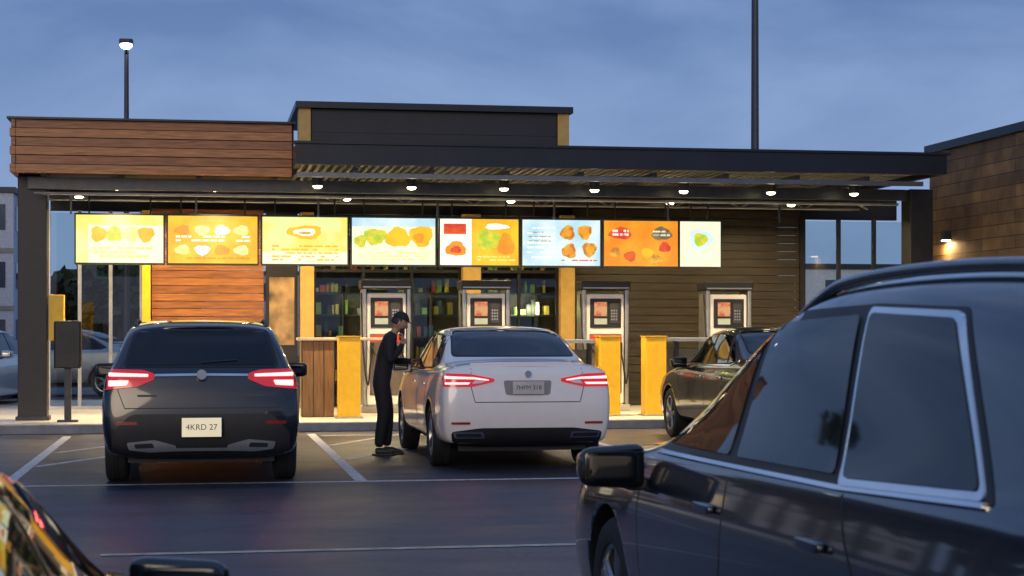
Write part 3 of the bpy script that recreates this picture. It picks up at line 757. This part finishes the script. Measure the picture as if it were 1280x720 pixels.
# ------------------------------------------------------------------ street lamps
def slamp(x,y,h,r,em=8):
    E=empty('street_lamp',(x,y,0))
    cyl('pole',(0,0,0),(0,0,h),r,mat('pole_grey',(.06,.065,.08),.5,.4),E,r1=r*.6); cyl('base',(0,0,0),(0,0,.4),r*1.8,DARK,E)
    cyl('arm',(0,0,h-.1),(.0,-.25,h+.12),.03,DARK,E)
    softbox('lamp_head',(0,-.15,h+.2),(.34,.5,.12),DARK,E)
    bm=bmesh.new(); bmesh.ops.create_uvsphere(bm,u_segments=16,v_segments=10,radius=.15,matrix=Matrix.Translation((0,-.2,h+.12))@Matrix.Diagonal((1,1.2,.7,1))); bmobj('lamp_lens',bm,mat('lamp_cool_lit',(1,1,1),.4,emit=10,ecol=(.9,.95,1)),E,True)
slamp(-1.85,45,8.5,.09)
slamp(14.5,45,14,.13)

# ------------------------------------------------------------------ background
def bldg(name,x0,x1,y0,y1,h,m,fl,nb):
    E=empty(name)
    box('walls',x0,x1,y0,y1,0,h,m,E); box('parapet',x0-.1,x1+.1,y0-.1,y1+.1,h+.002,h+.25,DARK,E)
    l=[];fh=h/fl;bw=(x1-x0)/nb
    for i in range(fl):
        for j in range(nb):
            l.append((x0+(j+.2)*bw,x0+(j+.8)*bw,y0-.03,y0+.05,i*fh+.9,i*fh+fh-.5,1 if random.random()<.06 else 0))
    boxes('windows',l,[mat('building_window_glass',(.06,.08,.11),.1),mat('lit_window',(.8,.6,.3),.5,emit=.8,ecol=(1,.75,.4))],E)
    l=[]
    for i in range(fl):
        yy=y0+1
        while yy<y1-2: l.append((x1-.05,x1+.03,yy,yy+1.6,i*fh+.9,i*fh+fh-.5,0)); yy+=3.4
    boxes('side_windows',l,[CGLASS],E)
    boxes('floor_bands',[(x0-.05,x1+.05,y0-.06,y0-.035,i*fh-.1,i*fh+.1,0) for i in range(1,fl)],[CONC],E)
bldg('apartment_block',-32,-8.15,80,98,7.6,mat('pale_render',(.6,.62,.66),.8),3,14)
bldg('commercial_building',24,58,78,96,4.4,mat('white_render',(.75,.77,.8),.8),1,9)
bldg('commercial_building',-4.5,8,110,125,5.0,mat('grey_render',(.4,.42,.46),.8),2,5)
rt=random.Random(5)
FOL=[mat('foliage_dark',(.03,.05,.025),.7),mat('foliage',(.06,.09,.035),.7),mat('bark',(.06,.045,.03),.8)]
def leafclump(bm,c,r,n,sc=1):
    for _ in range(n):
        v=Vector((rt.gauss(0,1),rt.gauss(0,1),rt.gauss(0,1))); v=v.normalized()*r*rt.uniform(.45,1.05)
        p=Vector(c)+Vector((v.x,v.y,v.z*.85)); s=rt.uniform(.18,.38)*sc
        a=Vector((rt.uniform(-1,1),rt.uniform(-1,1),rt.uniform(-1,1))).normalized(); b=a.orthogonal().normalized()
        f=bm.faces.new([bm.verts.new(p+a*s),bm.verts.new(p+b*s*.7),bm.verts.new(p-a*s),bm.verts.new(p-b*s*.7)]); f.material_index=rt.choice([0,0,1])
bm=bmesh.new()
for i in range(9):
    x=rt.uniform(-5.4,-.5); y=rt.uniform(66,74); h=rt.uniform(3.0,5.0)
    addcyl(bm,(x,y,0),(x,y,h*.7),.16,.07,8,2)
    for _ in range(5): leafclump(bm,(x+rt.uniform(-1,1),y+rt.uniform(-1,1),h*rt.uniform(.5,.95)),rt.uniform(.6,1.0),110)
bmobj('distant_trees',bm,FOL)
bm=bmesh.new()
for i in range(13):
    y=18+i*4.2+rt.uniform(-1,1); x=-12.5-rt.uniform(0,3)-.06*y; h=rt.uniform(7,12)
    addcyl(bm,(x,y,0),(x,y,h*.75),.25,.08,8,2)
    for _ in range(9): leafclump(bm,(x+rt.uniform(-1.6,1.6),y+rt.uniform(-1.6,1.6),h*rt.uniform(.35,.95)),rt.uniform(1,1.7),110,1.3)
bmobj('added_reflection_trees',bm,FOL)  # unseen tree row, added to give the car sides varied reflections
slamp(-9.2,38,6.5,.08); slamp(-7.2,22,6.0,.08)  # two unseen lamps left of view, added for reflections on the cars

# ------------------------------------------------------------------ cars
P_BLK=mat('paint_black',(.006,.006,.007),.22,coat=1,var=.05)
P_NAVY=mat('paint_midnight_blue',(.0025,.0035,.008),.25,.0,coat=1,var=.05)
P_WHITE=mat('paint_pearl_white',(.86,.80,.73),.3,.0,coat=1,var=.02)
P_GREY=mat('paint_slate_grey',(.009,.016,.030),.25,.15,coat=1,var=.05)
P_OLIVE=mat('paint_dark_olive',(.022,.017,.006),.22,.3,coat=1,var=.05)
P_TAXI=mat('paint_taxi_yellow',(.75,.38,.015),.22,.0,coat=1,var=.05)
P_SILV=mat('paint_silver',(.4,.41,.43),.3,.7,coat=1,var=.03)
suv('parked_suv',(0,17.0),P_NAVY)
sedan('parked_sedan',(3.42,18.4),P_WHITE,lit=True)
sedan('parked_sedan',(7.42,20.2),P_OLIVE,lit=True,plate='2WTB 904')
suv('parked_suv',(2.58,2.72),P_GREY,H=1.675,detail=True,st=1.28,my=3.78,mz=.975,mxx=.92)
sedan('taxi_car',(-1.07,1.15),P_TAXI,sz=.79,mz=.885,mpaint=P_BLK,surround=P_TAXI)
for i,(x,y,p,r) in enumerate([(-6.8,46,P_BLK,R(90)),(-1.0,42,P_SILV,R(75)),(20,52,P_SILV,R(-90)),(-4.0,36.5,P_SILV,R(170))]):
    sedan('parked_sedan',(x,y),p,detail=False,rot=r)

# ------------------------------------------------------------------ person
def skin(name,nodes,edges,m,parent,root=0,sub=2):
    me=bpy.data.meshes.new(name); me.from_pydata([n[:3] for n in nodes],edges,[]); o=obj(name,me,m,parent)
    sk=o.modifiers.new('skin','SKIN'); sk.use_smooth_shade=True
    for i,n in enumerate(nodes):
        r=n[3]; sv=me.skin_vertices[0].data[i]
        sv.radius=r if isinstance(r,tuple) else (r,r); sv.use_root=(i==root)
    s=o.modifiers.new('sub','SUBSURF'); s.levels=sub; s.render_levels=sub
    return o
SKIN=mat('skin',(.45,.25,.16),.5,var=.06); CLOTH=mat('black_cloth',(.012,.012,.015),.8,var=.3,scale=20,bump=.2)
HAIR=mat('dark_hair',(.012,.009,.008),.5); SHOE=mat('shoe_leather',(.02,.018,.017),.5)
PE=empty('standing_person',(2.13,21.15,.0),R(-8))
def lean(p):
    k=max(0,p[2]-.93)
    return (p[0]+k*.20+k*k*.10,p[1],p[2]-k*.025)
sR=(-.01,-.185,1.40);sL=(-.01,.185,1.40)
eR_=(.07,-.27,1.13); wR=(.17,-.13,1.35); eL_=(.12,.24,1.13); wL=(.33,.13,1.13)
mid=lambda a,b:tuple((a[i]+b[i])/2 for i in range(3))
nodes=[(0,0,.93,(.16,.125)),(0,0,1.06,(.145,.115)),(-.005,0,1.22,(.16,.12)),(-.01,0,1.36,(.165,.115)),(-.005,0,1.445,(.088,.078)),(.012,0,1.50,(.055,.055)),
 (*sR,.078),(*mid(sR,eR_),.062),(*eR_,.052),(*mid(eR_,wR),.045),(*wR,.033),
 (*sL,.078),(*mid(sL,eL_),.062),(*eL_,.052),(*mid(eL_,wL),.045),(*wL,.033),
 (.0,-.095,.86,.108),(.02,-.10,.66,.092),(.03,-.10,.49,.076),(.0,-.105,.30,.072),(-.03,-.11,.09,.058),
 (.0,.095,.86,.108),(.05,.10,.66,.092),(.08,.10,.49,.076),(.07,.105,.30,.072),(.06,.11,.09,.058)]
nodes=[(*lean(n[:3]),n[3]) for n in nodes]
edges=[(0,1),(1,2),(2,3),(3,4),(4,5),(3,6),(6,7),(7,8),(8,9),(9,10),(3,11),(11,12),(12,13),(13,14),(14,15),(0,16),(16,17),(17,18),(18,19),(19,20),(0,21),(21,22),(22,23),(23,24),(24,25)]
skin('clothed_body',nodes,edges,CLOTH,PE)
skin('neck',[(*lean((.0,0,1.43)),.05),(*lean((.015,0,1.50)),.05),(*lean((.03,0,1.56)),.052)],[(0,1),(1,2)],SKIN,PE)
for fx,fy in ((-.03,-.11),(.06,.11)):
    skin('shoe',[(fx-.04,fy,.045,(.04,.045)),(fx+.03,fy,.055,(.045,.05)),(fx+.12,fy,.04,(.043,.035)),(fx+.19,fy,.032,(.036,.026))],[(0,1),(1,2),(2,3)],SHOE,PE,root=1)
    softbox('shoe_sole',(fx+.065,fy,.012),(.29,.095,.024),SHOE,PE)
def head(parent,c,tilt):
    bm=bmesh.new(); bmesh.ops.create_uvsphere(bm,u_segments=40,v_segments=28,radius=1)
    for v in bm.verts:
        x,y,z=v.co
        X=x*.098;Y=y*.076;Zz=z*.118
        if z<0: Y*=1-.28*(-z)**1.3; X*=1-.10*(-z); 
        if z<-.1 and x<0: X*=1-.30*min(1,(-z-.1)*1.4)
        if x>0:
            X*=.95
            g=math.exp(-((y/.16)**2+((z+.12)/.20)**2)); X+=.020*g*(1 if z<.1 else .4)
            g=math.exp(-((y/.13)**2+((z+.22)/.08)**2)); X+=.010*g
            for sy in (-1,1):
                X-=.010*math.exp(-(((y-sy*.36)/.17)**2+((z-.04)/.09)**2))
            X+=.005*math.exp(-((y/.5)**2+((z-.17)/.07)**2))
            X+=.007*math.exp(-((y/.24)**2+((z+.46)/.05)**2)); X+=.006*math.exp(-((y/.22)**2+((z+.57)/.05)**2)); X-=.005*math.exp(-((y/.3)**2+((z+.515)/.025)**2))
            X+=.010*math.exp(-((y/.3)**2+((z+.85)/.14)**2))
        v.co=(X,Y,Zz)
    H=empty('head_pivot'); H.parent=parent; H.location=c; H.rotation_euler=(0,tilt,0)
    bmobj('head',bm,SKIN,H,True)
    for sy in (-1,1):
        bm=bmesh.new(); bmesh.ops.create_uvsphere(bm,u_segments=14,v_segments=10,radius=1,matrix=Matrix.Translation((-.005,sy*.078,-.005))@Matrix.Rotation(sy*.3,4,'Z')@Matrix.Diagonal((.019,.008,.032,1))); bmobj('ear',bm,SKIN,H,True)
        bm=bmesh.new(); bmesh.ops.create_uvsphere(bm,u_segments=12,v_segments=8,radius=.011,matrix=Matrix.Translation((.078,sy*.029,.005))); bmobj('eye',bm,mat('eye_white',(.6,.6,.58),.2),H,True)
        bm=bmesh.new(); bmesh.ops.create_uvsphere(bm,u_segments=10,v_segments=8,radius=.006,matrix=Matrix.Translation((.087,sy*.029,.004))); bmobj('iris',bm,HAIR,H,True)
        box('eyebrow',.086,.092,sy*.03-.014,sy*.03+.014,.021,.026,HAIR,H)
    box('lips',.090,.096,-.018,.018,-.063,-.058,mat('lips',(.35,.1,.08),.5),H,.002)
    bm=bmesh.new(); bmesh.ops.create_uvsphere(bm,u_segments=36,v_segments=24,radius=1)
    dele=[v for v in bm.verts if (v.co.z<-.35) or (v.co.x>.25 and v.co.z<.45) or (v.co.x>-.15 and v.co.z<-.05)]
    bmesh.ops.delete(bm,geom=dele,context='VERTS')
    for v in bm.verts:
        n=.004*math.sin(v.co.x*23)*math.cos(v.co.y*19+v.co.z*11)
        v.co=Vector((v.co.x*(.106+n)-.003,v.co.y*(.084+n),v.co.z*(.127+n)))
    o=bmobj('hair',bm,HAIR,H,True); sm=o.modifiers.new('s','SOLIDIFY'); sm.thickness=.008
    bm=bmesh.new(); bmesh.ops.create_uvsphere(bm,u_segments=36,v_segments=24,radius=1)
    bmesh.ops.delete(bm,geom=[v for v in bm.verts if v.co.z<.36],context='VERTS')
    for v in bm.verts: v.co=Vector((v.co.x*.116-.002,v.co.y*.094,v.co.z*.138))
    o=bmobj('cap_crown',bm,CLOTH,H,True); sm=o.modifiers.new('s','SOLIDIFY'); sm.thickness=.004
    bm=bmesh.new(); a=[];b=[]
    for k in range(13):
        t=R(-55+k*110/12); a.append(bm.verts.new((.100*math.cos(t),.085*math.sin(t),.055))); b.append(bm.verts.new((.100*math.cos(t)+.05*math.cos(t*.8),.085*math.sin(t),.045)))
    for k in range(12): bm.faces.new((a[k],a[k+1],b[k+1],b[k]))
    o=bmobj('cap_visor',bm,CLOTH,H,True); sm=o.modifiers.new('s','SOLIDIFY'); sm.thickness=.005
head(PE,lean((.04,0,1.61)),R(24))
def hand(name,w,d,up,parent,side,curl=.6):
    w=Vector(w); d=Vector(d).normalized(); up=Vector(up).normalized(); s=d.cross(up).normalized(); up=s.cross(d)
    skin(name+'_palm',[(*(w-d*.02),(.026,.02)),(*(w+d*.03),(.036,.018)),(*(w+d*.075),(.040,.016))],[(0,1),(1,2)],SKIN,parent)
    for i,(off,L) in enumerate(((-.030,.062),(-.010,.074),(.010,.070),(.029,.055))):
        b0=w+d*.07+s*off; a=0;pts=[b0-d*.012,b0+d*.01];p=b0+d*.01
        for k in range(3):
            a+=curl*(.6+.2*k); dd=d*math.cos(a)-up*math.sin(a); p=p+dd*L*(.42,.32,.26)[k]; pts.append(p)
        skin(name+'_finger_%d'%i,[(*q,(.0095-.0009*k)) for k,q in enumerate(pts)],[(k,k+1) for k in range(len(pts)-1)],SKIN,parent,sub=1)
    t0=w+d*.02+s*(-.022*side); pts=[t0,t0+s*(-.025*side)+d*.022-up*.008,t0+s*(-.033*side)+d*.045-up*.022,t0+s*(-.028*side)+d*.062-up*.035]
    skin(name+'_thumb',[(*q,(.0115-.001*k)) for k,q in enumerate(pts)],[(0,1),(1,2),(2,3)],SKIN,parent,sub=1)
wr_=lean(wR); wl_=lean(wL)
hand('right_hand',wr_,(-.05,.35,.9),(1,.0,.1),PE,1,.5)
hand('left_hand',wl_,(.9,-.25,-.05),(0,0,-1),PE,-1,.45)
softbox('order_tablet',(wl_[0]+.10,wl_[1]-.06,wl_[2]+.045),(.22,.16,.012),BLACK,PE,rot=(0,R(-20),0))
softbox('mobile_phone',(wr_[0]-.02,wr_[1]+.06,wr_[2]+.11),(.012,.072,.145),BLACK,PE,rot=(0,R(8),R(60)))

# ------------------------------------------------------------------ sky & light
w=bpy.data.worlds.new('World'); S.world=w; w.use_nodes=True; nt=w.node_tree; bg=nt.nodes['Background']
sky=nt.nodes.new('ShaderNodeTexSky'); sky.sky_type='NISHITA'; sky.sun_disc=False; sky.sun_elevation=R(9); sky.sun_rotation=R(195)
tc=nt.nodes.new('ShaderNodeTexCoord'); mp=nt.nodes.new('ShaderNodeMapping'); mp.inputs['Scale'].default_value=(1,1,3.0); mp.inputs['Rotation'].default_value=(R(14),R(22),0)
nt.links.new(tc.outputs['Generated'],mp.inputs['Vector'])
n=nt.nodes.new('ShaderNodeTexNoise'); n.inputs['Scale'].default_value=4.2; n.inputs['Detail'].default_value=7; n.inputs['Roughness'].default_value=.52; n.inputs['Distortion'].default_value=.5
nt.links.new(mp.outputs['Vector'],n.inputs['Vector'])
cr=nt.nodes.new('ShaderNodeValToRGB'); cr.color_ramp.elements[0].position=.33; cr.color_ramp.elements[1].position=.68
cr.color_ramp.elements[0].color=(1.05,1.95,4.3,1); cr.color_ramp.elements[1].color=(2.6,3.8,6.6,1)
nt.links.new(n.outputs['Fac'],cr.inputs['Fac'])
sp=nt.nodes.new('ShaderNodeSeparateXYZ'); nt.links.new(tc.outputs['Generated'],sp.inputs[0])
mr=nt.nodes.new('ShaderNodeMapRange'); mr.inputs['From Min'].default_value=0; mr.inputs['From Max'].default_value=.20; mr.inputs['To Min'].default_value=1; mr.inputs['To Max'].default_value=0
nt.links.new(sp.outputs['Z'],mr.inputs['Value'])
mh=nt.nodes.new('ShaderNodeMix'); mh.data_type='RGBA'; mh.inputs[7].default_value=(2.9,4.2,6.8,1)
ml=nt.nodes.new('ShaderNodeMath'); ml.operation='MULTIPLY'; ml.inputs[1].default_value=.7; nt.links.new(mr.outputs[0],ml.inputs[0])
nt.links.new(ml.outputs[0],mh.inputs[0]); nt.links.new(cr.outputs['Color'],mh.inputs[6])
mx=nt.nodes.new('ShaderNodeMix'); mx.data_type='RGBA'; mx.inputs[0].default_value=.95
nt.links.new(sky.outputs[0],mx.inputs[6]); nt.links.new(mh.outputs[2],mx.inputs[7])
nt.links.new(mx.outputs[2],bg.inputs['Color']); bg.inputs['Strength'].default_value=.1
sl=bpy.data.lights.new('sun','SUN'); sl.energy=.75; sl.angle=R(25); sl.color=(1,.78,.56)
so=bpy.data.objects.new('sun',sl); COL.objects.link(so)
d=Vector((.30,1,-.24)); so.rotation_euler=d.to_track_quat('-Z','Y').to_euler(); so.location=(-5,-10,12)

cam=bpy.data.cameras.new('camera'); co=bpy.data.objects.new('camera',cam); COL.objects.link(co)
co.location=(0,0,1.48); co.rotation_euler=(R(90),0,R(-10)); cam.sensor_width=36; cam.lens=36*2200/1280; cam.shift_y=55/1280
cam.clip_start=.05; cam.clip_end=3000; cam.dof.use_dof=True; cam.dof.focus_distance=21; cam.dof.aperture_fstop=6.5
S.camera=co
S.view_settings.view_transform='Standard'; S.view_settings.look='None'; S.view_settings.exposure=0
